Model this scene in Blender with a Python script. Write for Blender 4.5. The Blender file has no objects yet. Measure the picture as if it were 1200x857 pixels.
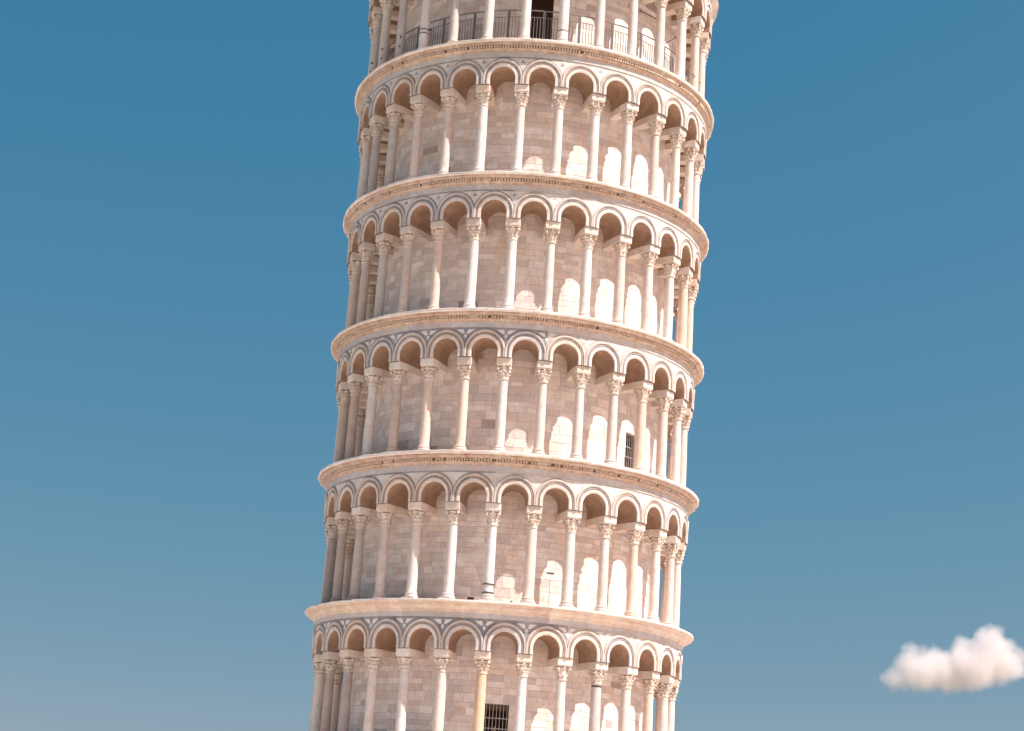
import bpy, bmesh, math, random
from mathutils import Matrix, Vector, noise

sc = bpy.context.scene
COL = sc.collection
R_ = math.radians
rnd = random.Random(7)

# ------------------------------------------------------------------ camera, world, sun, exposure
# The photograph was fitted in the tower's own (leaning) frame; W turns that frame into the world.
D_, H_, F_ = 68.2119, -13.4570, 2036.425
RX, RY, RZ = -0.265914, 0.070686, 0.015793
PITCH = R_(18.6)
BASE = 10.637 + 9.6                      # storey-3 floor above the foot of the tower
Mx = Matrix.Rotation(RX, 3, 'X'); My = Matrix.Rotation(RY, 3, 'Y'); Mz = Matrix.Rotation(RZ, 3, 'Z')
M = Mz @ Mx @ My                         # tower frame -> (right, depth, up)
cp, sp = math.cos(PITCH), math.sin(PITCH)
CW = Matrix(((1, 0, 0), (0, cp, -sp), (0, sp, cp)))      # columns: right, depth, up in the world
W = CW @ M
cam_t = Vector((0, -D_, H_ + BASE))
cam_w = W @ cam_t
cd = bpy.data.cameras.new('camera')
cam = bpy.data.objects.new('camera', cd); COL.objects.link(cam)
cd.sensor_fit = 'HORIZONTAL'; cd.sensor_width = 36.0; cd.lens = 36.0 * F_ / 1200.0
cd.clip_start = 0.5; cd.clip_end = 20000
cam.matrix_world = Matrix.Translation(cam_w) @ Matrix(((1, 0, 0), (0, -math.sin(PITCH), -math.cos(PITCH)), (0, math.cos(PITCH), -math.sin(PITCH)))).to_4x4()
sc.camera = cam

SUN_AZ, SUN_EL = 59.0, 54.5              # in the tower frame, azimuth to the right of the camera side
s_t = Vector((math.sin(R_(SUN_AZ)) * math.cos(R_(SUN_EL)), -math.cos(R_(SUN_AZ)) * math.cos(R_(SUN_EL)), math.sin(R_(SUN_EL))))
s_w = (W @ s_t).normalized()
sl = bpy.data.lights.new('sun', 'SUN'); sl.energy = 3.15; sl.angle = R_(0.53); sl.color = (1.0, 0.90, 0.85)
so = bpy.data.objects.new('sun', sl); COL.objects.link(so)
so.rotation_euler = s_w.to_track_quat('Z', 'Y').to_euler(); so.location = (30, -30, 60)

world = bpy.data.worlds.new('World'); sc.world = world; world.use_nodes = True
nt = world.node_tree; nt.nodes.clear()
sky = nt.nodes.new('ShaderNodeTexSky'); sky.sky_type = 'NISHITA'; sky.sun_disc = False
sky.sun_elevation = math.asin(s_w.z); sky.sun_rotation = math.atan2(s_w.x, s_w.y)
sky.air_density = 1.0; sky.dust_density = 0.6; sky.ozone_density = 1.6; sky.altitude = 0
# the photograph's graded sky: a flatter, teal gradient, made by bending the direction and each channel's contrast
EXPO = 1.5
tcw = nt.nodes.new('ShaderNodeTexCoord'); mpw = nt.nodes.new('ShaderNodeMapping'); mpw.inputs['Location'].default_value = (0, 0, 0.1)
nrm = nt.nodes.new('ShaderNodeVectorMath'); nrm.operation = 'NORMALIZE'
nt.links.new(tcw.outputs['Generated'], mpw.inputs[0]); nt.links.new(mpw.outputs[0], nrm.inputs[0]); nt.links.new(nrm.outputs[0], sky.inputs[0])
sepc = nt.nodes.new('ShaderNodeSeparateColor'); comb = nt.nodes.new('ShaderNodeCombineColor')
nt.links.new(sky.outputs[0], sepc.inputs[0])
BGS = 0.075
for ch, (g_, k_) in enumerate(((1.85, 6.7), (0.728, 0.978), (0.355, 0.643))):
    a_ = nt.nodes.new('ShaderNodeMath'); a_.operation = 'MULTIPLY'; a_.inputs[1].default_value = 0.075; nt.links.new(sepc.outputs[ch], a_.inputs[0])
    p_ = nt.nodes.new('ShaderNodeMath'); p_.operation = 'POWER'; p_.inputs[1].default_value = g_; nt.links.new(a_.outputs[0], p_.inputs[0])
    m_ = nt.nodes.new('ShaderNodeMath'); m_.operation = 'MULTIPLY'; m_.inputs[1].default_value = k_ / (BGS * 2 ** EXPO); nt.links.new(p_.outputs[0], m_.inputs[0])
    c_ = nt.nodes.new('ShaderNodeMath'); c_.operation = 'MINIMUM'; c_.inputs[1].default_value = 1.2 / (BGS * 2 ** EXPO); nt.links.new(m_.outputs[0], c_.inputs[0])
    nt.links.new(c_.outputs[0], comb.inputs[ch])
bg = nt.nodes.new('ShaderNodeBackground'); bg.inputs[1].default_value = BGS
wo = nt.nodes.new('ShaderNodeOutputWorld')
nt.links.new(comb.outputs[0], bg.inputs[0]); nt.links.new(bg.outputs[0], wo.inputs[0])

vs = sc.view_settings
vs.view_transform = 'Standard'; vs.look = 'None'; vs.gamma = 1.0; vs.exposure = EXPO; vs.use_curve_mapping = False
sc.cycles.max_bounces = 8; sc.cycles.diffuse_bounces = 5; sc.cycles.volume_bounces = 8

# ------------------------------------------------------------------ materials
def mk(name):
    m = bpy.data.materials.new(name); m.use_nodes = True
    return m, m.node_tree, m.node_tree.nodes['Principled BSDF']
def N(t, kind, **k):
    n = t.nodes.new(kind)
    for a, b in k.items(): setattr(n, a, b)
    return n
def ramp(t, src, stops):
    r = N(t, 'ShaderNodeValToRGB'); e = r.color_ramp.elements
    while len(e) < len(stops): e.new(0.5)
    for i, (p, c) in enumerate(stops):
        e[i].position = p; e[i].color = (*c, 1) if len(c) == 3 else c
    t.links.new(src, r.inputs[0]); return r
def mix(t, mode, fac, a, b):
    m = N(t, 'ShaderNodeMix'); m.data_type = 'RGBA'; m.blend_type = mode
    for i, v in ((0, fac), (6, a), (7, b)):
        if isinstance(v, (int, float)): m.inputs[i].default_value = v
        elif isinstance(v, tuple): m.inputs[i].default_value = (*v, 1) if len(v) == 3 else v
        else: t.links.new(v, m.inputs[i])
    return m.outputs[2]
def coords(t, sc_=(1, 1, 1)):
    """object coordinates shifted by a random amount for every object, so that repeats differ"""
    tc = N(t, 'ShaderNodeTexCoord'); oi = N(t, 'ShaderNodeObjectInfo')
    m = N(t, 'ShaderNodeMath', operation='MULTIPLY'); m.inputs[1].default_value = 57.0
    t.links.new(oi.outputs['Random'], m.inputs[0])
    ad = N(t, 'ShaderNodeVectorMath', operation='ADD'); t.links.new(tc.outputs['Object'], ad.inputs[0]); t.links.new(m.outputs[0], ad.inputs[1])
    mp = N(t, 'ShaderNodeMapping'); mp.inputs['Scale'].default_value = sc_
    t.links.new(ad.outputs[0], mp.inputs[0])
    return mp.outputs[0], oi
def nz(t, vec, scale, detail=5, rough=0.6, dist=0.0):
    n = N(t, 'ShaderNodeTexNoise'); n.inputs['Scale'].default_value = scale; n.inputs['Detail'].default_value = detail
    n.inputs['Roughness'].default_value = rough; n.inputs['Distortion'].default_value = dist
    t.links.new(vec, n.inputs['Vector']); return n.outputs['Fac']
def bump(t, bs, h, strength, dist=0.02):
    b = N(t, 'ShaderNodeBump'); b.inputs['Strength'].default_value = strength; b.inputs['Distance'].default_value = dist
    t.links.new(h, b.inputs['Height']); t.links.new(b.outputs[0], bs.inputs['Normal'])

def marble(name, dark, light, stain=(0.42, 0.22, 0.11), stain_amt=0.35, use_obj=False, attr=None, rough=0.62, bstr=0.35, mottling=2.2, stain_scale=0.9, patches=0.0):
    m, t, b = mk(name)
    v, oi = coords(t)
    f1 = nz(t, v, mottling, 8, 0.65, 0.6)
    c = ramp(t, f1, [(0.30, dark), (0.68, light)]).outputs[0]
    if attr:
        a = N(t, 'ShaderNodeAttribute', attribute_name=attr)
        c = mix(t, 'MULTIPLY', 1.0, c, a.outputs['Color'])
    if use_obj: c = mix(t, 'MULTIPLY', 1.0, c, oi.outputs['Color'])
    # rust-coloured run-off with long vertical streaks; on the ashlar also warm bounce put into the colour
    v2, _ = coords(t, (1.0, 1.0, 0.35))
    f2 = nz(t, v2, stain_scale, 6, 0.7, 1.2)
    s = ramp(t, f2, [(0.48, (0, 0, 0)), (0.72, (stain_amt,) * 3)]).outputs[0]
    c = mix(t, 'MIX', s, c, stain)
    # grey weathering, thin veins
    f3 = nz(t, v, 5.5, 9, 0.75, 2.0)
    s3 = ramp(t, f3, [(0.30, (0.45,) * 3), (0.46, (0, 0, 0))]).outputs[0]
    c = mix(t, 'MIX', s3, c, (0.25, 0.22, 0.21))
    if patches:
        f5 = nz(t, v, 0.55, 7, 0.72, 1.5)
        c = mix(t, 'MIX', ramp(t, f5, [(0.50, (0, 0, 0)), (0.70, (patches,) * 3)]).outputs[0], c, (0.62, 0.55, 0.53))
        f6 = nz(t, v, 1.7, 8, 0.8, 3.0)
        c = mix(t, 'MIX', ramp(t, f6, [(0.56, (0, 0, 0)), (0.70, (patches * .9,) * 3)]).outputs[0], c, (0.93, 0.90, 0.87))
    f4 = nz(t, v, 26, 4, 0.7)
    c = mix(t, 'MULTIPLY', 0.5, c, ramp(t, f4, [(0.3, (0.72,) * 3), (0.6, (1, 1, 1))]).outputs[0])
    t.links.new(c, b.inputs['Base Color'])
    b.inputs['Roughness'].default_value = rough
    b.inputs['Specular IOR Level'].default_value = 0.3
    hh = mix(t, 'ADD', 1.0, ramp(t, f3, [(0, (0,) * 3), (1, (1,) * 3)]).outputs[0], ramp(t, f4, [(0, (0,) * 3), (1, (.5,) * 3)]).outputs[0])
    bump(t, b, hh, bstr, 0.02)
    return m

M_ashlar = marble('ashlar_stone', (0.76, 0.68, 0.64), (0.93, 0.88, 0.84), stain=(0.72, 0.52, 0.38), stain_amt=0.55, attr='tint', bstr=0.8, patches=0.7)  # iron stain strengthened to paint in warm light bounced off the ledge
M_mortar = marble('mortar', (0.34, 0.27, 0.24), (0.56, 0.48, 0.43), stain_amt=0.1)
M_column = marble('column_marble', (0.66, 0.60, 0.57), (0.86, 0.82, 0.79), stain=(0.64, 0.44, 0.31), stain_amt=0.5, use_obj=True, rough=0.58, bstr=0.35, stain_scale=0.8, mottling=3.5, patches=0.30)
M_carved = marble('carved_marble', (0.60, 0.50, 0.42), (0.90, 0.82, 0.74), stain=(0.50, 0.33, 0.22), stain_amt=0.6, use_obj=True, bstr=0.7, mottling=6.0, stain_scale=2.5)
M_block = marble('impost_marble', (0.72, 0.63, 0.55), (0.88, 0.81, 0.75), stain=(0.62, 0.40, 0.25), stain_amt=0.6, use_obj=True, bstr=0.35)
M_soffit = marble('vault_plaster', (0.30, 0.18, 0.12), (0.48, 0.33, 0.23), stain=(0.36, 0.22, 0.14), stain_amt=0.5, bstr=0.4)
M_face = marble('arcade_marble', (0.60, 0.55, 0.51), (0.80, 0.745, 0.70), stain_amt=0.32, bstr=0.3)
M_arch_in = marble('archivolt_pale', (0.66, 0.60, 0.56), (0.84, 0.78, 0.73), stain_amt=0.22, use_obj=True, bstr=0.3)
M_arch_out = marble('archivolt_outer', (0.54, 0.49, 0.45), (0.78, 0.71, 0.65), stain=(0.62, 0.38, 0.23), stain_amt=0.45, use_obj=True, bstr=0.3)
M_arch_mid = marble('archivolt_grey', (0.27, 0.25, 0.25), (0.44, 0.405, 0.40), stain=(0.64, 0.42, 0.28), stain_amt=0.5, use_obj=True, bstr=0.3)  # grey puts the shade of the concave moulding into the colour
M_arch_gr = marble('archivolt_groove', (0.24, 0.21, 0.21), (0.42, 0.38, 0.37), stain_amt=0.2)
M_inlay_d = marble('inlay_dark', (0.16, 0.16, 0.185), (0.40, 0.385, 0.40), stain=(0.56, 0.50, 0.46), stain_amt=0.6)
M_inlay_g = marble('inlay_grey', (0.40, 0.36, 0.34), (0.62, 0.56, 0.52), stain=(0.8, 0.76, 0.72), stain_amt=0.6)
M_inlay_w = marble('inlay_white', (0.70, 0.66, 0.62), (0.86, 0.82, 0.78), stain_amt=0.12)
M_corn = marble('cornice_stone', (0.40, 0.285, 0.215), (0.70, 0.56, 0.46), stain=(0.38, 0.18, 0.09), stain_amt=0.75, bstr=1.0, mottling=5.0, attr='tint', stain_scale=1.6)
M_corn_e = marble('cornice_moulding', (0.60, 0.48, 0.39), (0.80, 0.69, 0.60), stain=(0.58, 0.33, 0.19), stain_amt=0.55, bstr=0.5, attr='tint')
M_dent = marble('dentil_stone', (0.62, 0.46, 0.35), (0.80, 0.66, 0.54), stain=(0.46, 0.24, 0.12), stain_amt=0.5, bstr=0.5)
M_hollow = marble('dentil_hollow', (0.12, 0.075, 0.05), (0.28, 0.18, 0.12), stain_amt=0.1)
M_lip = marble('ledge_marble', (0.70, 0.64, 0.59), (0.90, 0.85, 0.80), stain_amt=0.35, bstr=0.6, mottling=3.0, attr='tint')
M_band = marble('frieze_grey', (0.46, 0.44, 0.45), (0.66, 0.63, 0.62), stain=(0.62, 0.44, 0.32), stain_amt=0.5, attr='tint', bstr=0.25)

def plain(name, c, rough=0.5, metal=0.0, var=0.25):
    m, t, b = mk(name)
    v, _ = coords(t)
    f = nz(t, v, 14, 5, 0.6)
    cc = ramp(t, f, [(0.3, tuple(x * (1 - var) for x in c)), (0.7, tuple(min(1, x * (1 + var)) for x in c))]).outputs[0]
    t.links.new(cc, b.inputs['Base Color']); b.inputs['Roughness'].default_value = rough; b.inputs['Metallic'].default_value = metal
    return m
M_iron = plain('dark_iron', (0.03, 0.028, 0.028), 0.5, 0.6)
M_rail = plain('grey_painted_steel', (0.17, 0.155, 0.15), 0.42, 0.1)
M_grille = plain('weathered_steel', (0.42, 0.40, 0.39), 0.45, 0.4)
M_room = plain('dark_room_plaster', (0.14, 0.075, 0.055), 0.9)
M_door = plain('old_door_wood', (0.10, 0.045, 0.03), 0.7)
M_wood = plain('orange_timber', (0.42, 0.22, 0.11), 0.7)
M_skin = plain('skin', (0.42, 0.24, 0.16), 0.5, 0, 0.08)
M_hair = plain('hair', (0.05, 0.025, 0.015), 0.6)
M_shirt = plain('mustard_cloth', (0.55, 0.25, 0.05), 0.8)
M_trouser = plain('dark_cloth', (0.04, 0.045, 0.06), 0.85)

# ------------------------------------------------------------------ helpers
def obj(name, bm, mats, parent=None, smooth=False, loc=None, rotz=0.0):
    me = bpy.data.meshes.new(name); bm.normal_update(); bm.to_mesh(me); bm.free()
    for m in (mats if isinstance(mats, (list, tuple)) else [mats]): me.materials.append(m)
    if smooth:
        for p in me.polygons: p.use_smooth = True
    o = bpy.data.objects.new(name, me); COL.objects.link(o)
    if parent: o.parent = parent
    if loc: o.location = loc
    o.rotation_euler = (0, 0, rotz)
    return o
def autosmooth(o, deg=40):
    me = o.data
    bm = bmesh.new(); bm.from_mesh(me)
    for f in bm.faces: f.smooth = True
    for e in bm.edges:
        if len(e.link_faces) == 2 and e.calc_face_angle(0) > R_(deg): e.smooth = False
    bm.to_mesh(me); bm.free()
def pol(th, R, z): return Vector((R * math.sin(th), -R * math.cos(th), z))
def quad(bm, a, b, c, d, mi=0):
    try: f = bm.faces.new((a, b, c, d))
    except ValueError: return None
    f.material_index = mi; return f
def box(bm, x0, x1, y0, y1, z0, z1, mi=0, mat=None):
    vv = [Vector((x, y, z)) for z in (z0, z1) for y in (y0, y1) for x in (x0, x1)]
    if mat: vv = [mat @ v for v in vv]
    v = [bm.verts.new(p) for p in vv]
    for q in ((0, 2, 3, 1), (4, 5, 7, 6), (0, 1, 5, 4), (1, 3, 7, 5), (3, 2, 6, 7), (2, 0, 4, 6)):
        bm.faces.new([v[i] for i in q]).material_index = mi
def lathe(bm, prof, n=24, mi=0, cx=0.0, cy=0.0, closed=False, mis=None, wob=None):
    rings = []
    for r, z in prof:
        rings.append([bm.verts.new((cx + r * math.sin(2 * math.pi * k / n), cy - r * math.cos(2 * math.pi * k / n), z)) for k in range(n)])
    m = len(rings)
    for i in range(m if closed else m - 1):
        a, b = rings[i], rings[(i + 1) % m]
        for k in range(n):
            quad(bm, a[k], a[(k + 1) % n], b[(k + 1) % n], b[k], mis[i] if mis else mi)
    return rings
def cap(bm, ring, mi=0, flip=False):
    f = bm.faces.new(list(reversed(ring)) if flip else ring); f.material_index = mi
def tube(bm, pts, r, n=6, mi=0):
    pts = [Vector(p) for p in pts]; rings = []
    for i, p in enumerate(pts):
        d = (pts[min(i + 1, len(pts) - 1)] - pts[max(i - 1, 0)]).normalized()
        up = Vector((0, 0, 1)) if abs(d.z) < 0.9 else Vector((1, 0, 0))
        a = d.cross(up).normalized(); b = d.cross(a)
        rings.append([bm.verts.new(p + (a * math.cos(2 * math.pi * k / n) + b * math.sin(2 * math.pi * k / n)) * r) for k in range(n)])
    for a, b in zip(rings, rings[1:]):
        for k in range(n): quad(bm, a[k], a[(k + 1) % n], b[(k + 1) % n], b[k], mi)
    cap(bm, rings[0], mi); cap(bm, rings[-1], mi, True)
def sphere(bm, c, r, sx=1, sy=1, sz=1, seg=10, rings=6, mi=0):
    m = Matrix.Translation(c) @ Matrix.Diagonal((sx, sy, sz, 1))
    ret = bmesh.ops.create_uvsphere(bm, u_segments=seg, v_segments=rings, radius=r, matrix=m)
    for v in ret['verts']:
        for f in v.link_faces: f.material_index = mi
def tag(o, label=None, cat=None, group=None, kind=None):
    if label: o['label'] = label
    if cat: o['category'] = cat
    if group: o['group'] = group
    if kind: o['kind'] = kind
    return o

# ------------------------------------------------------------------ ground (setting)
def disc(name, r0, r1, z, mat, n=96):
    bm = bmesh.new()
    a = [bm.verts.new((r0 * math.cos(2 * math.pi * k / n), r0 * math.sin(2 * math.pi * k / n), z)) for k in range(n)] if r0 else None
    b = [bm.verts.new((r1 * math.cos(2 * math.pi * k / n), r1 * math.sin(2 * math.pi * k / n), z)) for k in range(n)]
    if a:
        for k in range(n): quad(bm, a[k], b[k], b[(k + 1) % n], a[(k + 1) % n])
    else: bm.faces.new(b)
    o = obj(name, bm, mat); o['kind'] = 'structure'; return o
mg, t, b = mk('lawn_grass')
tc = N(t, 'ShaderNodeTexCoord'); f = nz(t, tc.outputs['Object'], 0.4, 8)
t.links.new(ramp(t, f, [(0.3, (0.22, 0.20, 0.13)), (0.7, (0.36, 0.31, 0.22))]).outputs[0], b.inputs['Base Color']); b.inputs['Roughness'].default_value = 0.9
mp_, t, b = mk('piazza_paving')
tc = N(t, 'ShaderNodeTexCoord'); br = N(t, 'ShaderNodeTexBrick'); br.inputs['Scale'].default_value = 0.8
br.inputs['Color1'].default_value = (0.78, 0.68, 0.60, 1); br.inputs['Color2'].default_value = (0.70, 0.60, 0.53, 1); br.inputs['Mortar'].default_value = (0.2, 0.17, 0.15, 1); br.inputs['Mortar Size'].default_value = 0.01
t.links.new(tc.outputs['Object'], br.inputs['Vector']); t.links.new(br.outputs[0], b.inputs['Base Color']); b.inputs['Roughness'].default_value = 0.8
disc('lawn', 0, 9000, 0.0, mg)  # unseen lawn, paled from green to bounce more light
disc('paving', 0, 75, 0.004, mp_)  # unseen paving, widened and brightened as bounce fill for the shaded walls

# ------------------------------------------------------------------ the tower
root = bpy.data.objects.new('bell_tower', None); COL.objects.link(root)
root.matrix_world = W.to_4x4()
tag(root, 'leaning round white marble bell tower with stacked open column galleries against a blue sky', 'tower')

DLT = [.22, .18, .14, .10, .07, .03]                # the ledge hides the very foot of the columns
ZB = [BASE + z - d for z, d in zip((16.2727, 10.7900, 5.3832, 0.0, -5.3831, -10.6371), DLT)]   # gallery floors, top row first
PHI = [-4.668, -4.293, -4.066, -3.785, -4.049, -4.151]
OFF = [0.10, 0.06, 0.02, -0.02, -0.05, -0.08]      # how much wider than the mean each gallery stands
RC, RF, RWL, RIM = 6.88, 7.20, 5.85, 7.57          # column circle, arcade face, inner wall, ledge rim
KH = 0.13; HC = 3.23 + KH                          # top of the capitals
STOREY = [5.40] + [ZB[i] - ZB[i + 1] for i in range(5)]
HB = R_(6.0)                                       # half a bay

# windows and doorways in the inner wall: row -> list of (theta0, theta1, z0, z1)
OPEN = {0: [(R_(-7.2), R_(4.6), 0.0, 2.95)], 3: [(R_(47.7), R_(54.9), 0.0, 1.88)], 5: [(R_(-3.1), R_(5.45), 0.25, 1.83)]}

STONES = [((1.02, .98, .96), 34), ((.94, .87, .83), 26), ((.86, .78, .74), 20), ((.82, .78, .78), 14), ((1.08, 1.05, 1.03), 12), ((.93, .82, .74), 8), ((.76, .70, .70), 5), ((.52, .44, .42), 1)]
def stone(rg, row):
    c = rg.choices([s[0] for s in STONES], [s[1] for s in STONES])[0]
    j = rg.uniform(.94, 1.06)
    return (c[0] * j, c[1] * j, c[2] * j, 1)

def drum(row, z0, h, R):
    rg = random.Random(100 + row)
    ops = OPEN.get(row, [])
    bm = bmesh.new(); lay = bm.loops.layers.float_color.new('tint')
    # courses
    zs = [0.0]
    while zs[-1] < h - 0.35: zs.append(zs[-1] + rg.choice([0.18, 0.21, 0.24, 0.24, 0.27, 0.33]))
    zs[-1] = h
    for o in ops:                                   # let the courses meet the opening's top
        k = min(range(1, len(zs) - 1), key=lambda i: abs(zs[i] - o[3])); zs[k] = o[3]
        if o[2] > 0.1:
            k = min(range(1, len(zs) - 1), key=lambda i: abs(zs[i] - o[2])); zs[k] = o[2]
    g = 0.0045
    for ci in range(len(zs) - 1):
        za, zc = zs[ci], zs[ci + 1]
        a = rg.uniform(0, .1); end = a + 2 * math.pi; edges = [a]
        while end - edges[-1] > 1.1 / R: edges.append(edges[-1] + rg.uniform(0.26, 0.85) / R)
        edges.append(end)
        spans = list(zip(edges, edges[1:]))
        for (ta, tb) in spans:
            ta2 = (ta + math.pi) % (2 * math.pi) - math.pi; tb2 = ta2 + (tb - ta)
            parts = [(ta2, tb2)]
            for o in ops:
                if zc <= o[2] + .01 or za >= o[3] - .01: continue
                new = []
                for (p, q) in parts:
                    if q <= o[0] or p >= o[1]: new.append((p, q)); continue
                    if p < o[0] - .01: new.append((p, o[0]))
                    if q > o[1] + .01: new.append((o[1], q))
                parts = new
            for (p, q) in parts:
                col = stone(rg, row); dr = rg.uniform(-0.006, 0.008); jz = rg.uniform(-.004, .004)
                n = max(1, int((q - p) * R / 0.3 + .5)); ga = g / R
                front = [(bm.verts.new(pol(p + ga + (q - p - 2 * ga) * k / n, R + dr, z0 + za + g)), bm.verts.new(pol(p + ga + (q - p - 2 * ga) * k / n, R + dr, z0 + zc - g + jz))) for k in range(n + 1)]
                back = [(bm.verts.new(pol(p + ga + (q - p - 2 * ga) * k / n, R - .03, z0 + za + g)), bm.verts.new(pol(p + ga + (q - p - 2 * ga) * k / n, R - .03, z0 + zc - g + jz))) for k in range(n + 1)]
                fs = []
                for k in range(n):
                    fs.append(quad(bm, front[k][0], front[k + 1][0], front[k + 1][1], front[k][1]))
                    fs.append(quad(bm, front[k][1], front[k + 1][1], back[k + 1][1], back[k][1]))
                    fs.append(quad(bm, back[k][0], back[k + 1][0], front[k + 1][0], front[k][0]))
                fs.append(quad(bm, back[0][0], front[0][0], front[0][1], back[0][1])); fs.append(quad(bm, front[n][0], back[n][0], back[n][1], front[n][1]))
                for f in fs:
                    for l in f.loops: l[lay] = col
    # mortar bed behind, with the openings left out
    th = sorted(set([round(-math.pi + 2 * math.pi * k / 120, 6) for k in range(121)] + [round(x, 6) for o in ops for x in o[:2]]))
    zz = sorted(set([0.0, h] + [x for o in ops for x in o[2:]]))
    for ta, tb in zip(th, th[1:]):
        for za, zc in zip(zz, zz[1:]):
            if any(ta >= o[0] - 1e-5 and tb <= o[1] + 1e-5 and za >= o[2] - 1e-5 and zc <= o[3] + 1e-5 for o in ops): continue
            f = quad(bm, *[bm.verts.new(pol(a_, R - 0.014, z0 + z_)) for a_, z_ in ((ta, za), (tb, za), (tb, zc), (ta, zc))], 1)
            for l in f.loops: l[lay] = (1, 1, 1, 1)
    return obj('wall', bm, [M_ashlar, M_mortar], root)

def opening_box(o_, z0, R, depth, zlow=None):
    """stone reveal and dark room behind an opening; local frame facing outwards"""
    t0, t1, a, b_ = o_; tm = (t0 + t1) / 2
    bm = bmesh.new()
    zl = a if zlow is None else zlow
    hw = R * math.sin((t1 - t0) / 2)
    d0 = R * math.cos((t1 - t0) / 2)
    rot = Matrix.Rotation(tm, 4, 'Z')
    def P(x, r, z): return bm.verts.new(rot @ Vector((x, -r, z + z0)))
    r0, r1, r2 = d0 - 0.005, d0 - 0.38, d0 - depth
    # reveals (stone)
    for (xa, za), (xb, zb) in (((-hw, a), (-hw, b_)), ((-hw, b_), (hw, b_)), ((hw, b_), (hw, a)), ((hw, a), (-hw, a))):
        quad(bm, P(xa, r0, za), P(xb, r0, zb), P(xb, r1, zb), P(xa, r1, za), 0)
    # room
    w = hw + 0.35
    for (xa, za), (xb, zb) in (((-w, zl), (-w, b_ + .5)), ((-w, b_ + .5), (w, b_ + .5)), ((w, b_ + .5), (w, zl)), ((w, zl), (-w, zl))):
        quad(bm, P(xa, r1, za), P(xb, r1, zb), P(xb, r2, zb), P(xa, r2, za), 1)
    quad(bm, P(-w, r2, zl), P(w, r2, zl), P(w, r2, b_ + .5), P(-w, r2, b_ + .5), 1)
    # inner face of the wall around the opening
    for x0, x1, za, zb in ((-w, -hw, zl, b_ + .5), (hw, w, zl, b_ + .5), (-hw, hw, b_, b_ + .5), (-hw, hw, zl, a)):
        if zb - za > 1e-4: quad(bm, P(x0, r1, za), P(x1, r1, za), P(x1, r1, zb), P(x0, r1, zb), 1)
    return bm, rot, hw, d0

def arch_path(ub, ztop, zc, a, z0=HC + 0.26):
    """intrados points and the matching points on the bay's rectangle"""
    ins = [(a, z0)]; outs = [(ub, z0)]
    tcn = math.atan2(ztop - zc, ub)
    ts = sorted([math.pi * k / 20 for k in range(21)] + [tcn, math.pi - tcn])
    for t_ in ts:
        c_, s_ = math.cos(t_), math.sin(t_)
        ins.append((a * c_, zc + a * s_))
        k1 = ub / abs(c_) if abs(c_) > 1e-6 else 1e9
        k2 = (ztop - zc) / s_ if s_ > 1e-6 else 1e9
        k = min(k1, k2); outs.append((k * c_, zc + k * s_))
    ins.append((-a, z0)); outs.append((-ub, z0))
    return ins, outs

A_IN, ZC, ZT = 0.487, HC + 0.26 + 0.23, 4.61 + KH
STR = 1.06
def zarc(u, r):
    return ZC + STR * math.sqrt(max(r * r - u * u, 0))

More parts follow.
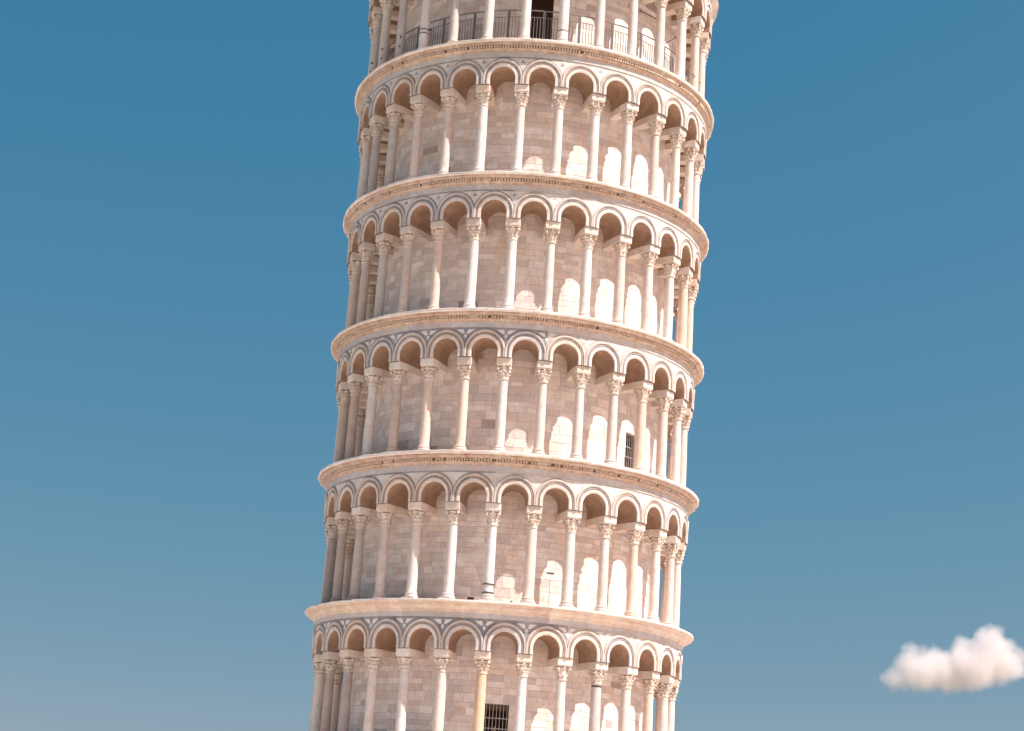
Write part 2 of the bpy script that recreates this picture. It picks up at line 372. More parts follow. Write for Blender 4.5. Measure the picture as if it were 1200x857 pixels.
def arcade(row, z0, off):
    z0 = z0 + DLT[row] - KH
    Rf = RF + off; ub = HB * RF
    bm = bmesh.new()
    ins, outs = arch_path(ub, ZT, ZC, A_IN)
    style = 'A' if row <= 2 or row == 4 else 'B'
    def bays():
        return [R_(PHI[row] + 6 + 12 * j) for j in range(-15, 15)]
    ang = lambda u: u / RF
    radii = [Rf, Rf - .35, Rf - .75, Rf - 1.1, RWL + off - 0.05]
    for th0 in bays():
        vi = [bm.verts.new(pol(th0 + ang(u), Rf, z0 + z)) for u, z in ins]
        vo = [bm.verts.new(pol(th0 + ang(u), Rf, z0 + z)) for u, z in outs]
        for k in range(len(vi) - 1): quad(bm, vi[k], vo[k], vo[k + 1], vi[k + 1], 0)
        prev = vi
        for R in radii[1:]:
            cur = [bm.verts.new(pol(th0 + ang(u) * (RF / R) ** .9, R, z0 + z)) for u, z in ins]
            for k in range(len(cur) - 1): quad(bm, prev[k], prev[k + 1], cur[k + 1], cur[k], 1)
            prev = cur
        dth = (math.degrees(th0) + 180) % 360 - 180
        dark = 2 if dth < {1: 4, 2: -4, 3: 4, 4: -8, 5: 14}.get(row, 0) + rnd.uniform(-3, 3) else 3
        # inlaid marble: outlines round the arch, line on top, spandrel figures
        e1, e2 = Rf + .005, Rf + .009
        us = [ub * (k / 14) for k in range(15)]
        def strip(fn0, fn1, ua, ub_, mi, e, n=8):
            for sgn in (1, -1):
                cols = []
                for k in range(n + 1):
                    u = ua + (ub_ - ua) * k / n
                    cols.append((bm.verts.new(pol(th0 + ang(sgn * u), e, z0 + fn0(u))), bm.verts.new(pol(th0 + ang(sgn * u), e, z0 + fn1(u)))))
                for (p0, p1), (q0, q1) in zip(cols, cols[1:]):
                    if sgn > 0: quad(bm, p0, q0, q1, p1, mi)
                    else: quad(bm, p0, p1, q1, q0, mi)
        top = ZT - 0.062
        if style == 'A':
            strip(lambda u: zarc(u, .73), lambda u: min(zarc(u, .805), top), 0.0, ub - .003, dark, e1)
            # small triangle in the spandrel
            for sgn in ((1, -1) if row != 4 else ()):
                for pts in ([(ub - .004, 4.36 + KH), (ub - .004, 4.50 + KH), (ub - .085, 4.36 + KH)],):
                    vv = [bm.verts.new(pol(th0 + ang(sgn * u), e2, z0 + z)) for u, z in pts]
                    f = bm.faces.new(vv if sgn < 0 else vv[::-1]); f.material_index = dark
        else:
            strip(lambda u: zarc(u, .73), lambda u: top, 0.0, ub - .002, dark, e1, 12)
            for sgn in (1, -1):
                for pts in ([(.40, 4.525 + KH), (.665, 4.525 + KH), (.715, 4.37 + KH), (.63, 4.36 + KH)], [(ub - .004, 4.37 + KH), (ub - .065, 4.29 + KH), (ub - .004, 4.17 + KH)]):
                    vv = [bm.verts.new(pol(th0 + ang(sgn * u), e2, z0 + z)) for u, z in pts]
                    f = bm.faces.new(vv if sgn > 0 else vv[::-1]); f.material_index = 4
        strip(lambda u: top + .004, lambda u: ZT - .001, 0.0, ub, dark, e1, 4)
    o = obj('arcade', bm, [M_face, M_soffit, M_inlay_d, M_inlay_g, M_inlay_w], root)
    return o, bays()

def archivolt_mesh(v=0):
    rg = random.Random(v + 90)
    """one moulded arch, local frame: centre of bay at theta 0, face radius RF"""
    bm = bmesh.new()
    prof = [(0.0, -.02, 0), (0.0, .022, 0), (.018, .034, 0), (.112, .034, 0), (.122, .016, 2), (.140, .016, 2), (.146, .040, 3), (.160, .030, 3), (.190, .030, 3), (.208, .044, 3), (.216, .060, 1), (.258, .062, 1), (.270, .045, 1), (.276, -.01, 1)]
    uc = HB * RF - 0.006
    ts = [None] + [math.pi * k / 26 for k in range(27)] + [None]
    rows_ = []
    for i, t_ in enumerate(ts):
        line = []
        for (dr, e, mi) in prof:
            r = A_IN + dr
            st = 1 + (STR - 1) * dr / .276
            if t_ is None:
                u = r if i == 0 else -r; z = HC + .26 + .001
            else:
                u = r * math.cos(t_); z = ZC + r * math.sin(t_) * st
            u = max(-uc, min(uc, u))
            line.append(bm.verts.new(pol(u / RF, RF + e + rg.uniform(-.005, .005), z + rg.uniform(-.004, .004))))
        rows_.append(line)
    for a, b_ in zip(rows_, rows_[1:]):
        for k in range(len(prof) - 1): quad(bm, a[k], a[k + 1], b_[k + 1], b_[k], prof[k + 1][2])
    return bm

def cornice(row, z0, s, dent):
    """frieze band, carved mouldings and projecting ledge; also the gallery floor above"""
    off = OFF[row]; Rf = RF + off
    zl = z0 + DLT[row] - KH + ZT
    k = (z0 + s - zl) / (5.38 - 4.61)
    Z = lambda z: zl + (z - 4.61) * k
    bm = bmesh.new(); lay = bm.loops.layers.float_color.new('tint')
    n = 360
    rr = RIM
    if dent:
        prof = [(Rf - .02, Z(4.61)), (Rf + .03, Z(4.61)), (Rf + .03, Z(4.84)), (Rf + .05, Z(4.85)), (Rf + .055, Z(4.88)), (Rf + .11, Z(4.94)), (Rf + .135, Z(4.97)), (Rf + .135, Z(5.00)),
                (Rf + .12, Z(5.01)), (Rf + .12, Z(5.09)), (Rf + .19, Z(5.10)), (Rf + .20, Z(5.14)), (rr - .09, Z(5.19)), (rr - .085, Z(5.235)), (rr - .045, Z(5.245)), (rr - .005, Z(5.28)), (rr, Z(5.30)), (rr, Z(5.365)), (rr - .015, Z(5.38)), (RWL + off - .05, Z(5.38)), (RWL + off - .05, Z(4.75))]
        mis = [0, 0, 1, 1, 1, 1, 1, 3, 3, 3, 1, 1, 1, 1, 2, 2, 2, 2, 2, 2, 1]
    else:
        prof = [(Rf - .02, Z(4.61)), (Rf + .03, Z(4.61)), (Rf + .03, Z(4.85)), (Rf + .05, Z(4.86)), (Rf + .055, Z(4.90)), (Rf + .09, Z(4.93)), (Rf + .09, Z(4.96)), (Rf + .12, Z(5.02)), (Rf + .20, Z(5.12)), (Rf + .21, Z(5.15)), (Rf + .21, Z(5.18)), (rr - .08, Z(5.21)), (rr - .075, Z(5.25)), (rr - .01, Z(5.28)), (rr, Z(5.30)), (rr, Z(5.365)), (rr - .015, Z(5.38)), (RWL + off - .05, Z(5.38)), (RWL + off - .05, Z(4.75))]
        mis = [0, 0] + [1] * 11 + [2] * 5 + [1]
    rings = lathe(bm, prof, n, closed=True, mis=mis)
    # uneven, chipped edge of the ledge
    for ri, (r, z) in enumerate(prof):
        if r > rr - .04:
            for q, v in enumerate(rings[ri]):
                a = 2 * math.pi * q / n
                w = noise.noise(Vector((math.sin(a) * 14, math.cos(a) * 14, z0 * 3.1))) * .024 + noise.noise(Vector((math.sin(a) * 50, math.cos(a) * 50, z0))) * .012
                v.co.x += w * math.sin(a); v.co.y -= w * math.cos(a)
                v.co.z += noise.noise(Vector((math.sin(a) * 22, math.cos(a) * 22, z0 * 1.7 + 9))) * .014
    for ri, (r, z) in enumerate(prof):               # worn, uneven carving
        if Rf + .05 < r <= rr - .02:
            for q, v in enumerate(rings[ri]):
                a = 2 * math.pi * q / n
                w = noise.noise(Vector((math.sin(a) * 60, math.cos(a) * 60, z0 + ri * 1.3))) * .016 + (rnd.random() - .5) * .012
                v.co.x += w * math.sin(a); v.co.y -= w * math.cos(a); v.co.z += (rnd.random() - .5) * .012
    rg = random.Random(40 + row); cols = []; q = 0
    while q < n:
        w = rg.randint(5, 13); j = rg.uniform(.91, 1.07); c = (j, j * rg.uniform(.95, 1.0), j * rg.uniform(.92, 1.0), 1)
        cols += [c] * w; q += w
    bm.faces.ensure_lookup_table()
    for f in bm.faces:
        c = f.calc_center_median(); a = math.atan2(c.x, -c.y) % (2 * math.pi)
        cc = cols[int(a / (2 * math.pi) * n) % n]
        for l in f.loops: l[lay] = cc
    if dent:
        rg = random.Random(60 + row); nd = 430
        for i in range(nd):
            a = 2 * math.pi * (i + .5) / nd
            worn = noise.noise(Vector((math.sin(a) * 9, math.cos(a) * 9, row * 5.0))) > .33
            if rg.random() < .05 and not worn: continue
            rot = Matrix.Rotation(a + rg.uniform(-.001, .001), 4, 'Z')
            hw = .056 if worn else .033 + rg.uniform(-.007, .006)
            box(bm, -hw, hw, -(Rf + .185), -(Rf + .10), Z(5.012), Z(5.09), 4, rot)
        for f in bm.faces:
            if f.material_index == 4:
                for l in f.loops: l[lay] = (1, 1, 1, 1)
    o = obj('cornice', bm, [M_band, M_corn if dent else M_corn_e, M_lip, M_hollow, M_dent], root)
    autosmooth(o, 32)
    return o

# ---- column pieces (local frame: column axis on z, outward = -Y)
def shaft_mesh(v):
    rg = random.Random(v)
    k = rg.uniform(.95, 1.05)
    bm = bmesh.new()
    prof = [(.205 * k, .30), (.192 * k, .34), (.192 * k, .6), (.190 * k, 1.2), (.184 * k, 1.8), (.174 * k, 2.3), (.166 * k, 2.66 + KH), (.166 * k, 2.70 + KH)]
    lathe(bm, prof, 28)
    return bm
def base_mesh(v):
    bm = bmesh.new()
    box(bm, -.265, .265, -.265, .265, 0.0, .115)
    prof = [(.20, .115), (.25, .118), (.263, .14), (.263, .175), (.25, .20), (.222, .21), (.212, .235), (.218, .25), (.232, .262), (.232, .285), (.215, .30), (.19, .31)]
    lathe(bm, prof, 24)
    return bm
def capital_mesh(v):
    rg = random.Random(v + 20)
    bm = bmesh.new(); z0 = 2.70 + KH
    lathe(bm, [(.166, z0 - .01), (.196, z0), (.203, z0 + .02), (.196, z0 + .04), (.168, z0 + .05), (.172, z0 + .15), (.185, z0 + .28), (.215, z0 + .40), (.24, z0 + .45)], 24)
    def leaf(ang, zb, h, w, r0, out):
        rot = Matrix.Rotation(ang, 4, 'Z'); n = 5; prev = None
        for i in range(n + 1):
            t_ = i / n
            r = r0 + .02 + out * t_ ** 2.2
            z = zb + h * (t_ if t_ < .8 else .8 - (t_ - .8) * .9)
            ww = w * (1 - .55 * t_ ** 3)
            row_ = [bm.verts.new(rot @ Vector((x * ww, -(r - abs(x) * .025), z))) for x in (-1, -.5, 0, .5, 1)] + [bm.verts.new(rot @ Vector((x * ww * .8, -(r - .045), z))) for x in (1, 0, -1)]
            if prev:
                for k in range(8): quad(bm, prev[k], prev[(k + 1) % 8], row_[(k + 1) % 8], row_[k])
            prev = row_
        cap(bm, prev)
    for k in range(8): leaf(math.pi / 4 * k + rg.uniform(-.05, .05), z0 + .045, .20 * rg.uniform(.9, 1.1), .062, .165, .07)
    if v != 2:
        for k in range(8): leaf(math.pi / 4 * (k + .5), z0 + .14, .22, .055, .175, .085)
    for k in range(4):
        a = math.pi / 4 + math.pi / 2 * k
        rot = Matrix.Rotation(a, 4, 'Z')
        # corner volutes
        c = rot @ Vector((0, -.295, z0 + .405))
        ax = rot @ Vector((1, 0, 0))
        tube(bm, [c - ax * .035, c + ax * .035], .052, 10)
        tube(bm, [rot @ Vector((0, -.19, z0 + .26)), rot @ Vector((0, -.24, z0 + .34)), rot @ Vector((0, -.29, z0 + .445))], .032, 6)
        c2 = Matrix.Rotation(math.pi / 2 * k, 4, 'Z') @ Vector((0, -.245, z0 + .455))
        sphere(bm, c2, .042, seg=8, rings=5)
        if v == 1:
            c3 = Matrix.Rotation(math.pi / 2 * k, 4, 'Z') @ Vector((0, -.215, z0 + .33)); sphere(bm, c3, .05, seg=8, rings=5)
    # thin concave abacus
    pts = []
    for k in range(4):
        a = math.pi / 4 + math.pi / 2 * k
        for da, r in ((-.12, .335), (.12, .335), (.45, .265), (math.pi / 4, .245), (math.pi / 2 - .45, .265)):
            pts.append((r * math.sin(a + da), -r * math.cos(a + da)))
    lo = [bm.verts.new((x, y, z0 + .48)) for x, y in pts]; hi = [bm.verts.new((x * 1.03, y * 1.03, HC - .002)) for x, y in pts]
    n = len(pts)
    for k in range(n): quad(bm, lo[k], lo[(k + 1) % n], hi[(k + 1) % n], hi[k])
    cap(bm, lo, flip=True); cap(bm, hi)
    return bm
def beam_mesh(v):
    rg = random.Random(v + 50)
    bm = bmesh.new()
    f = rg.uniform(-.01, .012)
    y0, ym, y1 = -(.285 + f), .20, RC - RWL + .03     # front of block, end of block, into the wall
    w0, w1 = .272, .158
    zb, zt = HC, HC + .258
    pts = [(-w0, y0), (w0, y0), (w0, ym), (w0 - .03, ym + .01), (w1, y1), (-w1, y1), (-w0 + .03, ym + .01), (-w0, ym)]
    lo = [bm.verts.new((x, y, zb)) for x, y in pts]; hi = [bm.verts.new((x, y, zt)) for x, y in pts]
    n = len(pts)
    for k in range(n): quad(bm, lo[k], lo[(k + 1) % n], hi[(k + 1) % n], hi[k])
    cap(bm, lo, flip=True); cap(bm, hi)
    geom = [e for e in bm.edges]
    bmesh.ops.bevel(bm, geom=geom, offset=.008, segments=1, affect='EDGES')
    return bm

def as_mesh(name, bm, mats, smooth_deg=None):
    o = obj(name, bm, mats)
    if smooth_deg: autosmooth(o, smooth_deg)
    me = o.data; bpy.data.objects.remove(o); return me
SHAFT = [as_mesh('shaft', shaft_mesh(v), M_column, 40) for v in range(4)]
BASEM = [as_mesh('base', base_mesh(v), M_column, 40) for v in range(1)]
CAPM = [as_mesh('capital', capital_mesh(v), M_carved, 50) for v in range(3)]
BEAM = [as_mesh('beam', beam_mesh(v), M_block) for v in range(3)]
ARCHVS = [as_mesh('archivolt', archivolt_mesh(v), [M_arch_in, M_arch_out, M_arch_gr, M_arch_mid], 35) for v in range(4)]
ARCHV = ARCHVS[0]

TINTS = [((.86, .82, .78), 30), ((.92, .89, .86), 26), ((.88, .79, .72), 18), ((.72, .69, .68), 6), ((.88, .74, .63), 5), ((.80, .74, .70), 10)]
def tint_pick(rg):
    c = rg.choices([s[0] for s in TINTS], [s[1] for s in TINTS])[0]; j = rg.uniform(.95, 1.05)
    return (min(1, c[0] * j), min(1, c[1] * j), min(1, c[2] * j), 1)
# tints read from the photograph for some columns, far-left ones greyed further to stand in for shade: (row, column index from the front one)
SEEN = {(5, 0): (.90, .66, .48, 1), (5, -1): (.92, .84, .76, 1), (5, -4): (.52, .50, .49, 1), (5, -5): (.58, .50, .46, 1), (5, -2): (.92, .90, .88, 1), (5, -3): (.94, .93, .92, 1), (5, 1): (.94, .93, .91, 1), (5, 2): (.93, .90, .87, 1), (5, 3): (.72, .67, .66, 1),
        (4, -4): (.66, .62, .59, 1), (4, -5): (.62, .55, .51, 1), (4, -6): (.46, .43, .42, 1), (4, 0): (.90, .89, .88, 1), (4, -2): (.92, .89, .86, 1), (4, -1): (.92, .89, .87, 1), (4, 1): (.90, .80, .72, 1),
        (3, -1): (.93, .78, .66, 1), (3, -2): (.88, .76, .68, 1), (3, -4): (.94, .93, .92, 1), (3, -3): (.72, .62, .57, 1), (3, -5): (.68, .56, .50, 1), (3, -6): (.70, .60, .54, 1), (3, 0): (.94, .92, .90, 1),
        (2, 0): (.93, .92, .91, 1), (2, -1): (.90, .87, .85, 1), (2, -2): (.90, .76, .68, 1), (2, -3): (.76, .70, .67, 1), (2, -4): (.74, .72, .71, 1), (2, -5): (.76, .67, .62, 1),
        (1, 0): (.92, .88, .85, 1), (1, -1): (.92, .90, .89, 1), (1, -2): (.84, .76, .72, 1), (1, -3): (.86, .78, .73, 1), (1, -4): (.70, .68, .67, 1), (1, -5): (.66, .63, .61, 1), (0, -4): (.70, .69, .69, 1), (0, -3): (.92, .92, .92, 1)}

def link(name, me, parent, loc=(0, 0, 0), rz=0.0, color=None):
    o = bpy.data.objects.new(name, me); COL.objects.link(o); o.parent = parent
    o.location = loc; o.rotation_euler = (0, 0, rz)
    if color: o.color = color
    return o
def iron_band(parent, z, r, w=.035, bracket=False):
    bm = bmesh.new()
    lathe(bm, [(r - .02, z), (r + .012, z), (r + .012, z + w), (r - .02, z + w)], 24, closed=True)
    if bracket: box(bm, .1, .34, .02, .05, z, z + w)
    return obj('iron_band', bm, M_iron, parent)

cols = []; archs = []
for row in range(6):
    for j in range(-15, 15):
        th = (PHI[row] + 12 * j + 180) % 360 - 180
        cols.append((abs(th), row, j, th))
        th2 = (PHI[row] + 6 + 12 * j + 180) % 360 - 180
        archs.append((abs(th2), row, j, th2))
cols.sort(); archs.sort()

for row in range(6):
    z0 = ZB[row]
    drum(row, z0, STOREY[row] - .5, RWL + OFF[row])
    A, _b = arcade(row, z0, OFF[row])
    cornice(row, z0, STOREY[row], dent=row in (1, 2, 3, 4))
    for rank, (ab, r_, j, th) in enumerate(archs[:96]):
        if r_ != row: continue
        rg = random.Random(1000 * row + j)
        c = rg.choice([(.96, .94, .93, 1), (.84, .84, .86, 1), (.96, .88, .80, 1), (.90, .86, .82, 1)])
        o = link('archivolt', rg.choice(ARCHVS), A, (0, 0, z0 + DLT[row] - KH), R_(th), c)
        o.scale = ((RF + OFF[row]) / RF,) * 2 + (1,)
rest = bmesh.new()
def add_mesh(bm, me, mat, mi0):
    n0 = len(bm.faces); nv = len(bm.verts)
    bm.from_mesh(me); bm.verts.ensure_lookup_table(); bm.faces.ensure_lookup_table()
    for v in bm.verts[nv:]: v.co = mat @ v.co
    for f in bm.faces[n0:]: f.material_index += mi0
for (ab, row, j, th) in archs[96:]:
    add_mesh(rest, ARCHV, Matrix.Translation((0, 0, ZB[row] + DLT[row] - KH)) @ Matrix.Rotation(R_(th), 4, 'Z') @ Matrix.Diagonal(((RF + OFF[row]) / RF, (RF + OFF[row]) / RF, 1, 1)), 0)
o = obj('archivolt', rest, [M_arch_in, M_arch_out, M_arch_gr, M_arch_mid], root); o['kind'] = 'stuff'; o.color = (.92, .88, .85, 1)

rest = bmesh.new()
for rank, (ab, row, j, th) in enumerate(cols):
    rg = random.Random(777 * (row + 1) + j)
    R = RC + OFF[row]
    loc = pol(R_(th), R, ZB[row])
    vs_, vc, vb = rg.randrange(4), rg.choice([0, 0, 1, 2]), rg.randrange(3)
    jit = R_(rg.uniform(-2.5, 2.5))
    if rank < 98:
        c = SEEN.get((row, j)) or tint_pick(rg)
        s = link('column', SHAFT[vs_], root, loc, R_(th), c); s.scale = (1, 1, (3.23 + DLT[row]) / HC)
        link('base', BASEM[0], s, (0, 0, 0), jit, tuple(x * .97 for x in c[:3]) + (1,))
        cc = tuple(.35 * x + .62 for x in c[:3]) + (1,)
        link('capital', CAPM[vc], s, (0, 0, 0), 0, cc)
        link('impost_beam', BEAM[vb], s, (0, 0, 0), 0, rg.choice([(1, 1, 1, 1), (.95, .90, .85, 1), (1, .92, .84, 1), (.85, .83, .82, 1)]))
        if (row, j) == (0, -3): iron_band(s, .90, .19); iron_band(s, 1.06, .19, bracket=True)
        if (row, j) == (0, 1): iron_band(s, .62, .19)
        if (row, j) == (4, 0): iron_band(s, .36, .20); iron_band(s, .66, .20)
        if (row, j) == (5, 3): iron_band(s, 2.60 + KH, .172, .05)
        if row == 0 and j in (-4, -5, -6):
            bm = bmesh.new()
            for z in (.75, 1.15): tube(bm, [(.14, -.10, z), (.22, -.16, z)], .028, 6)
            obj('bolt', bm, M_iron, s)
    else:
        mt = Matrix.Translation(loc) @ Matrix.Rotation(R_(th), 4, 'Z') @ Matrix.Diagonal((1, 1, (3.23 + DLT[row]) / HC, 1))
        add_mesh(rest, SHAFT[vs_], mt, 0); add_mesh(rest, BASEM[0], mt, 0); add_mesh(rest, CAPM[vc], mt, 1); add_mesh(rest, BEAM[vb], mt, 2)
o = obj('column', rest, [M_column, M_carved, M_block], root); o['kind'] = 'stuff'; o.color = (.86, .79, .73, 1)
autosmooth(o, 45)

# ---- openings
# doorway of the top gallery
bm, rot, hw, d0 = opening_box(OPEN[0][0], ZB[0], RWL + OFF[0], 1.6)
dw = obj('doorway', bm, [M_face, M_room], root); dw['label'] = 'dark doorway behind the steel railing'
bm = bmesh.new()                                   # one leaf standing ajar in the reveal
box(bm, -hw + .04, -hw + .10, -(d0 - .95), -(d0 - .40), ZB[0] + .02, ZB[0] + 2.6, 0, rot)
for z in (.5, 1.3, 2.1): box(bm, -hw + .10, -hw + .115, -(d0 - .90), -(d0 - .45), ZB[0] + z - .2, ZB[0] + z + .2, 0, rot)
obj('door', bm, M_door, dw)
def grille(rot, hw, d0, z0, a, b_, nb, hz, parent, rr=.013):
    bm = bmesh.new()
    y = -(d0 - .12)
    for k in range(nb):
        x = -hw + 2 * hw * (k + .5) / nb
        tube(bm, [rot @ Vector((x, y, z0 + a + .01)), rot @ Vector((x, y, z0 + b_ - .01))], rr, 6)
    for h_ in hz: box(bm, -hw + .003, hw - .003, y - .02, y - .012, z0 + h_ - .014, z0 + h_ + .014, 0, rot)
    return obj('grille', bm, M_grille, parent)
for row, nb, hz, zl in ((3, 6, (.55, .98, 1.36), None), (5, 7, (.62, .98, 1.34), -.60)):
    bm, rot, hw, d0 = opening_box(OPEN[row][0], ZB[row], RWL + OFF[row], 1.5, zl)
    t0, t1, a, b_ = OPEN[row][0]
    wn = obj('window', bm, [M_face, M_room], root)
    wn['label'] = 'narrow barred opening on the right side' if row == 3 else 'square barred window in the lowest gallery'
    grille(rot, hw, d0, ZB[row], a, b_, nb, hz, wn)
    bm = bmesh.new()                               # timber lintel and shutter frame inside
    box(bm, -hw + .002, hw - .002, -(d0 - .32), -(d0 - .22), ZB[row] + b_ - .20, ZB[row] + b_ - .003, 0, rot)
    box(bm, hw - .07, hw - .002, -(d0 - .32), -(d0 - .22), ZB[row] + a + .01, ZB[row] + b_ - .21, 0, rot)
    obj('frame', bm, M_door, wn)
WIN5 = (rot.copy(), hw, d0)

# ---- railing of the top gallery: one panel per bay
def rail_panel(th0):
    Rr = 6.55 + OFF[0]; z0 = ZB[0]
    bm = bmesh.new()
    a0, a1 = th0 - R_(5.75), th0 + R_(5.75)
    def arc(z, r, n=6): tube(bm, [pol(a0 + (a1 - a0) * k / n, Rr, z0 + z) for k in range(n + 1)], r, 6)
    arc(1.62, .024)
    o = obj('railing', bm, M_rail, root)
    for z in (1.34, .42):
        bm = bmesh.new(); arc(z, .012); obj('rail', bm, M_rail, o)
    bm = bmesh.new()
    for k in range(1, 11):
        a = a0 + (a1 - a0) * k / 11
        tube(bm, [pol(a, Rr, z0 + .42), pol(a, Rr, z0 + 1.34)], .013, 5)
    obj('bars', bm, M_rail, o)
    for a in (a0, a1):
        bm = bmesh.new(); tube(bm, [pol(a, Rr, z0 - .01), pol(a, Rr, z0 + 1.63)], .028, 8); obj('post', bm, M_rail, o)
for j in range(-7, 8): rail_panel(R_(PHI[0] + 12 * j))

# ---- small fittings of the top gallery
for (tha, za, thb, zb_) in ((-33, 3.1, -27, 2.2), (41, 3.0, 47, 2.5), (56, 2.1, 62, 2.9)):
    bm = bmesh.new()
    tube(bm, [pol(R_(tha), 6.05, ZB[0] + za), pol(R_(thb), 6.75, ZB[0] + zb_)], .018, 6)
    obj('tie_rod', bm, M_iron, root)
bm = bmesh.new()
pa, pb = pol(R_(64), 7.06, ZB[0] + 1.05), pol(R_(72), 7.10, ZB[0] + 1.12)
tube(bm, [pa, pb], .035, 6); obj('timber_tie', bm, M_wood, root)

# ------------------------------------------------------------------ things standing on the ledges
TW = W.to_4x4()
def stand(name, bm, mats, th, R, z, label, cat):
    o = obj(name, bm, mats)
    o.matrix_world = TW @ Matrix.Translation(pol(R_(th), R, z)) @ Matrix.Rotation(R_(th), 4, 'Z')
    return tag(o, label, cat)
bm = bmesh.new(); box(bm, -.11, .11, -.05, .05, .03, .12); box(bm, -.10, -.07, -.03, .03, 0, .03); box(bm, .07, .10, -.03, .03, 0, .03); bmesh.ops.bevel(bm, geom=bm.edges[:], offset=.006, segments=1, affect='EDGES')
stand('floodlight', bm, M_iron, -8.3, 7.36, ZB[4], 'small dark floodlight lying on the ledge left of the banded column', 'floodlight')
bm = bmesh.new(); lathe(bm, [(.0, 0), (.045, 0), (.05, .03), (.03, .07), (.0, .09)], 10)
stand('spotlight', bm, M_iron, 2.9, 7.40, ZB[4], 'tiny dark spotlight on the ledge right of the banded column', 'spotlight')
bm = bmesh.new(); tube(bm, [(0, 0, 0), (0, 0, 1.30)], .008, 6); box(bm, -.13, .13, -.05, .05, 1.29, 1.35); box(bm, -.07, .07, -.07, .07, 0, .02)
stand('sensor_pole', bm, M_rail, 15.6, 6.35, ZB[4], 'thin T shaped metal pole standing in a sunlit bay of the gallery', 'pole')

# ------------------------------------------------------------------ person behind the barred window
def person():
    rot, hw, d0 = WIN5
    bm = bmesh.new()
    V = {}
    def v(n, x, y, z): V[n] = bm.verts.new((x, y, z)); return V[n]
    pts = dict(pel=(0, 0, .92), ch=(0, .0, 1.22), sh=(0, .0, 1.40), nk=(0, -.01, 1.48), hd=(0, -.02, 1.60), hd2=(0, -.01, 1.68),
               sl=(-.15, 0, 1.38), el=(-.21, .02, 1.12), wl=(-.20, -.10, .90), hl=(-.19, -.14, .83), sr=(.15, 0, 1.38), er=(.21, .02, 1.12), wr=(.20, -.10, .90), hr=(.19, -.14, .83),
               tl=(-.09, 0, .86), kl=(-.10, -.02, .48), al=(-.10, .02, .08), fl=(-.11, -.12, .04), tr=(.09, 0, .86), kr=(.10, -.02, .48), ar=(.10, .02, .08), fr=(.11, -.12, .04))
    for k, p in pts.items(): v(k, *p)
    rad = dict(pel=.13, ch=.135, sh=.10, nk=.05, hd=.078, hd2=.07, sl=.06, el=.042, wl=.03, hl=.035, sr=.06, er=.042, wr=.03, hr=.035, tl=.085, kl=.055, al=.04, fl=.035, tr=.085, kr=.055, ar=.04, fr=.035)
    for a, b_ in ('pel ch', 'ch sh', 'sh nk', 'nk hd', 'hd hd2', 'sh sl', 'sl el', 'el wl', 'wl hl', 'sh sr', 'sr er', 'er wr', 'wr hr', 'pel tl', 'tl kl', 'kl al', 'al fl', 'pel tr', 'tr kr', 'kr ar', 'ar fr') and [s.split() for s in ('pel ch', 'ch sh', 'sh nk', 'nk hd', 'hd hd2', 'sh sl', 'sl el', 'el wl', 'wl hl', 'sh sr', 'sr er', 'er wr', 'wr hr', 'pel tl', 'tl kl', 'kl al', 'al fl', 'pel tr', 'tr kr', 'kr ar', 'ar fr')]:
        bm.edges.new((V[a], V[b_]))
    o = obj('person', bm, M_skin)
    keys = list(pts)
    sk = o.modifiers.new('skin', 'SKIN')
    if not o.data.skin_vertices: o.data.attributes.new('skin', 'FLOAT', 'POINT')
    try:
        for i, k in enumerate(keys): o.data.skin_vertices[0].data[i].radius = (rad[k], rad[k] * .85); o.data.skin_vertices[0].data[i].use_root = (k == 'pel')
    except Exception as e: print('skin', e)
    sb = o.modifiers.new('sub', 'SUBSURF'); sb.levels = 2; sb.render_levels = 2
    o.matrix_world = TW @ Matrix.Translation((0, 0, 0)) @ rot @ Matrix.Translation((-.02, -(d0 - .62), ZB[5] - .60))
    tag(o, 'person in a mustard top behind the bars of the lowest window', 'person')
    bm = bmesh.new(); sphere(bm, (0, .0, 1.665), .098, .95, 1.05, 1.0, 14, 10)
    for v_ in list(bm.verts):
        if v_.co.y < -.055 and v_.co.z < 1.69: v_.co.y = -.05
    obj('hair', bm, M_hair, o, smooth=True)
    bm = bmesh.new()
    rs = []
    for z, a, b_ in ((.86, .155, .13), (1.0, .15, .125), (1.15, .16, .13), (1.30, .185, .125), (1.38, .20, .11), (1.425, .15, .09), (1.455, .075, .07)):
        rs.append([bm.verts.new((a * math.cos(2 * math.pi * k / 20), b_ * math.sin(2 * math.pi * k / 20), z)) for k in range(20)])
    for r0, r1 in zip(rs, rs[1:]):
        for k in range(20): quad(bm, r0[k], r0[(k + 1) % 20], r1[(k + 1) % 20], r1[k])
    for s in (-1, 1): tube(bm, [(s * .15, 0, 1.385), (s * .19, .01, 1.27), (s * .215, .02, 1.14)], .066, 12)
    obj('top', bm, M_shirt, o, smooth=True)
    bm = bmesh.new()
    for s in (-1, 1): tube(bm, [(s * .08, 0, .90), (s * .10, -.02, .48), (s * .10, .02, .10)], .095, 12)
    obj('trousers', bm, M_trouser, o, smooth=True)
person()

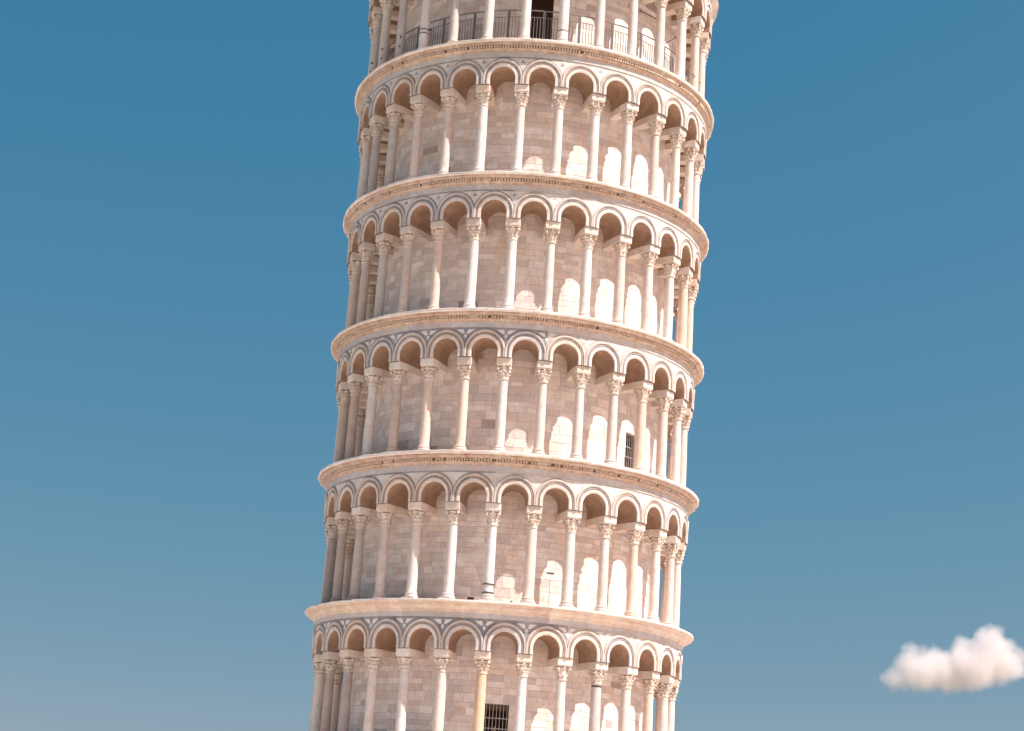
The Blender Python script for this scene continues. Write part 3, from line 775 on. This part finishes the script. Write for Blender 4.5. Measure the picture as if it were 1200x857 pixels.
# ------------------------------------------------------------------ foot of the tower (below the picture)
bm = bmesh.new()
lathe(bm, [(7.75, -.6), (7.75, .35), (7.45, .5), (7.4, .6), (7.4, ZB[5] - .9), (7.45, ZB[5] - .85), (7.45, ZB[5] - .5), (RIM, ZB[5] - .15), (RIM + .02, ZB[5]), (5.8, ZB[5])], 120)
for k in range(15):
    th = R_(24 * k + 6); rot = Matrix.Rotation(th, 4, 'Z')
    rings = lathe(bm, [(.30, .6), (.26, .8), (.24, ZB[5] - 3.4), (.34, ZB[5] - 2.9), (.34, ZB[5] - 2.7)], 14, cx=7.42 * math.sin(th), cy=-7.42 * math.cos(th))
obj('ground_storey', bm, M_face, root)
bm = bmesh.new(); zt = ZB[0] + 5.4
lathe(bm, [(7.0, zt + .005), (7.0, zt + .15), (5.6, zt + .2), (5.6, zt + 6.5), (5.8, zt + 6.7), (5.8, zt + 7.0), (.1, zt + 7.05)], 96)
obj('belfry', bm, M_face, root)

# ------------------------------------------------------------------ cloud
def pix_dir(u, v):
    d = Vector(((u - 600) / F_, 1, (428.5 - v) / F_))
    return (CW @ d)
CD = 1500.0
def cpt(u, v, dd=0.0): return cam_w + pix_dir(u, v) * (CD + dd)
c0 = cpt(1116, 785)
px = CD / F_
BL = [(1050, 793, 15, 0), (1066, 782, 20, 8), (1085, 786, 23, -10), (1093, 774, 16, 10), (1110, 786, 24, 0), (1130, 765, 19, 4), (1141, 782, 27, -10), (1160, 755, 22, 0), (1166, 775, 28, 10), (1184, 778, 18, -4), (1193, 782, 12, 4), (1098, 794, 17, 0), (1125, 795, 17, 0), (1155, 792, 16, 0), (1073, 797, 14, 0), (1151, 745, 10, -6), (1168, 743, 11, 4), (1126, 754, 10, 6), (1142, 759, 12, -6), (1060, 770, 8, 0), (1078, 768, 9, -5), (1178, 764, 12, 8), (1040, 797, 9, 0), (1114, 768, 7, 0), (1048, 796, 14, 0), (1062, 795, 16, 5), (1084, 796, 17, 0), (1112, 796, 18, -5), (1140, 794, 18, 0), (1172, 788, 17, 3), (1188, 783, 14, 0), (1191, 770, 14, 3), (1182, 757, 12, 0), (1068, 767, 14, 0), (1096, 764, 9, 3), (1082, 762, 8, 0), (1128, 778, 22, -14), (1116, 774, 15, -10), (1104, 786, 22, -12), (1134, 792, 19, -10), (1152, 770, 20, -10), (1072, 792, 17, -8)]
blobs = []
for (u, v, r, dd) in BL: blobs.append((cpt(u, v, dd * px) - c0, r * px))
bm = bmesh.new()
for c, r in blobs:
    bmesh.ops.create_icosphere(bm, subdivisions=3, radius=r * 1.12 + 1.5, matrix=Matrix.Translation(c))
cloud = obj('cloud', bm, [])
cloud.location = c0
rm = cloud.modifiers.new('remesh', 'REMESH'); rm.mode = 'VOXEL'; rm.voxel_size = 2.5
m = bpy.data.materials.new('cloud_vapour'); m.use_nodes = True; t = m.node_tree; t.nodes.clear()
out = N(t, 'ShaderNodeOutputMaterial'); pv = N(t, 'ShaderNodeVolumePrincipled'); t.links.new(pv.outputs[0], out.inputs['Volume'])
pv.inputs['Color'].default_value = (0.925, 0.89, 0.885, 1); pv.inputs['Anisotropy'].default_value = 0.15
tc = N(t, 'ShaderNodeTexCoord')
wn_ = N(t, 'ShaderNodeTexNoise'); wn_.inputs['Scale'].default_value = 0.07; wn_.inputs['Detail'].default_value = 3; t.links.new(tc.outputs['Object'], wn_.inputs['Vector'])
ws = N(t, 'ShaderNodeVectorMath', operation='MULTIPLY_ADD'); ws.inputs[1].default_value = (6, 6, 6); ws.inputs[2].default_value = (-3, -3, -3); t.links.new(wn_.outputs['Color'], ws.inputs[0])
wp = N(t, 'ShaderNodeVectorMath', operation='ADD'); t.links.new(tc.outputs['Object'], wp.inputs[0]); t.links.new(ws.outputs[0], wp.inputs[1])
nw = N(t, 'ShaderNodeTexNoise'); nw.inputs['Scale'].default_value = 0.10; nw.inputs['Detail'].default_value = 8; nw.inputs['Roughness'].default_value = .62; t.links.new(tc.outputs['Object'], nw.inputs['Vector'])
last = None
for c, r in blobs:
    dn = N(t, 'ShaderNodeVectorMath', operation='DISTANCE'); dn.inputs[1].default_value = c; t.links.new(wp.outputs[0], dn.inputs[0])
    mm = N(t, 'ShaderNodeMath', operation='MULTIPLY_ADD'); mm.inputs[1].default_value = -.06; mm.inputs[2].default_value = .06 * r; t.links.new(dn.outputs['Value'], mm.inputs[0])
    if last is None: last = mm.outputs[0]
    else:
        mx = N(t, 'ShaderNodeMath', operation='SMOOTH_MAX'); mx.inputs[2].default_value = .12; t.links.new(last, mx.inputs[0]); t.links.new(mm.outputs[0], mx.inputs[1]); last = mx.outputs[0]
nm = N(t, 'ShaderNodeMath', operation='MULTIPLY_ADD'); nm.inputs[1].default_value = .8; nm.inputs[2].default_value = -.38; t.links.new(nw.outputs['Fac'], nm.inputs[0])
ad = N(t, 'ShaderNodeMath', operation='ADD'); t.links.new(last, ad.inputs[0]); t.links.new(nm.outputs[0], ad.inputs[1])
mr = N(t, 'ShaderNodeMapRange'); mr.inputs['From Min'].default_value = -.02; mr.inputs['From Max'].default_value = .6; mr.inputs['To Min'].default_value = 0; mr.inputs['To Max'].default_value = .11
t.links.new(ad.outputs[0], mr.inputs['Value']); t.links.new(mr.outputs[0], pv.inputs['Density'])
cloud.data.materials.append(m)
tag(cloud, 'small lone white cumulus cloud low in the sky right of the tower', 'cloud')
print('camera at', cam_w, 'tris', sum(len(o.data.polygons) for o in bpy.data.objects if o.type == 'MESH'))
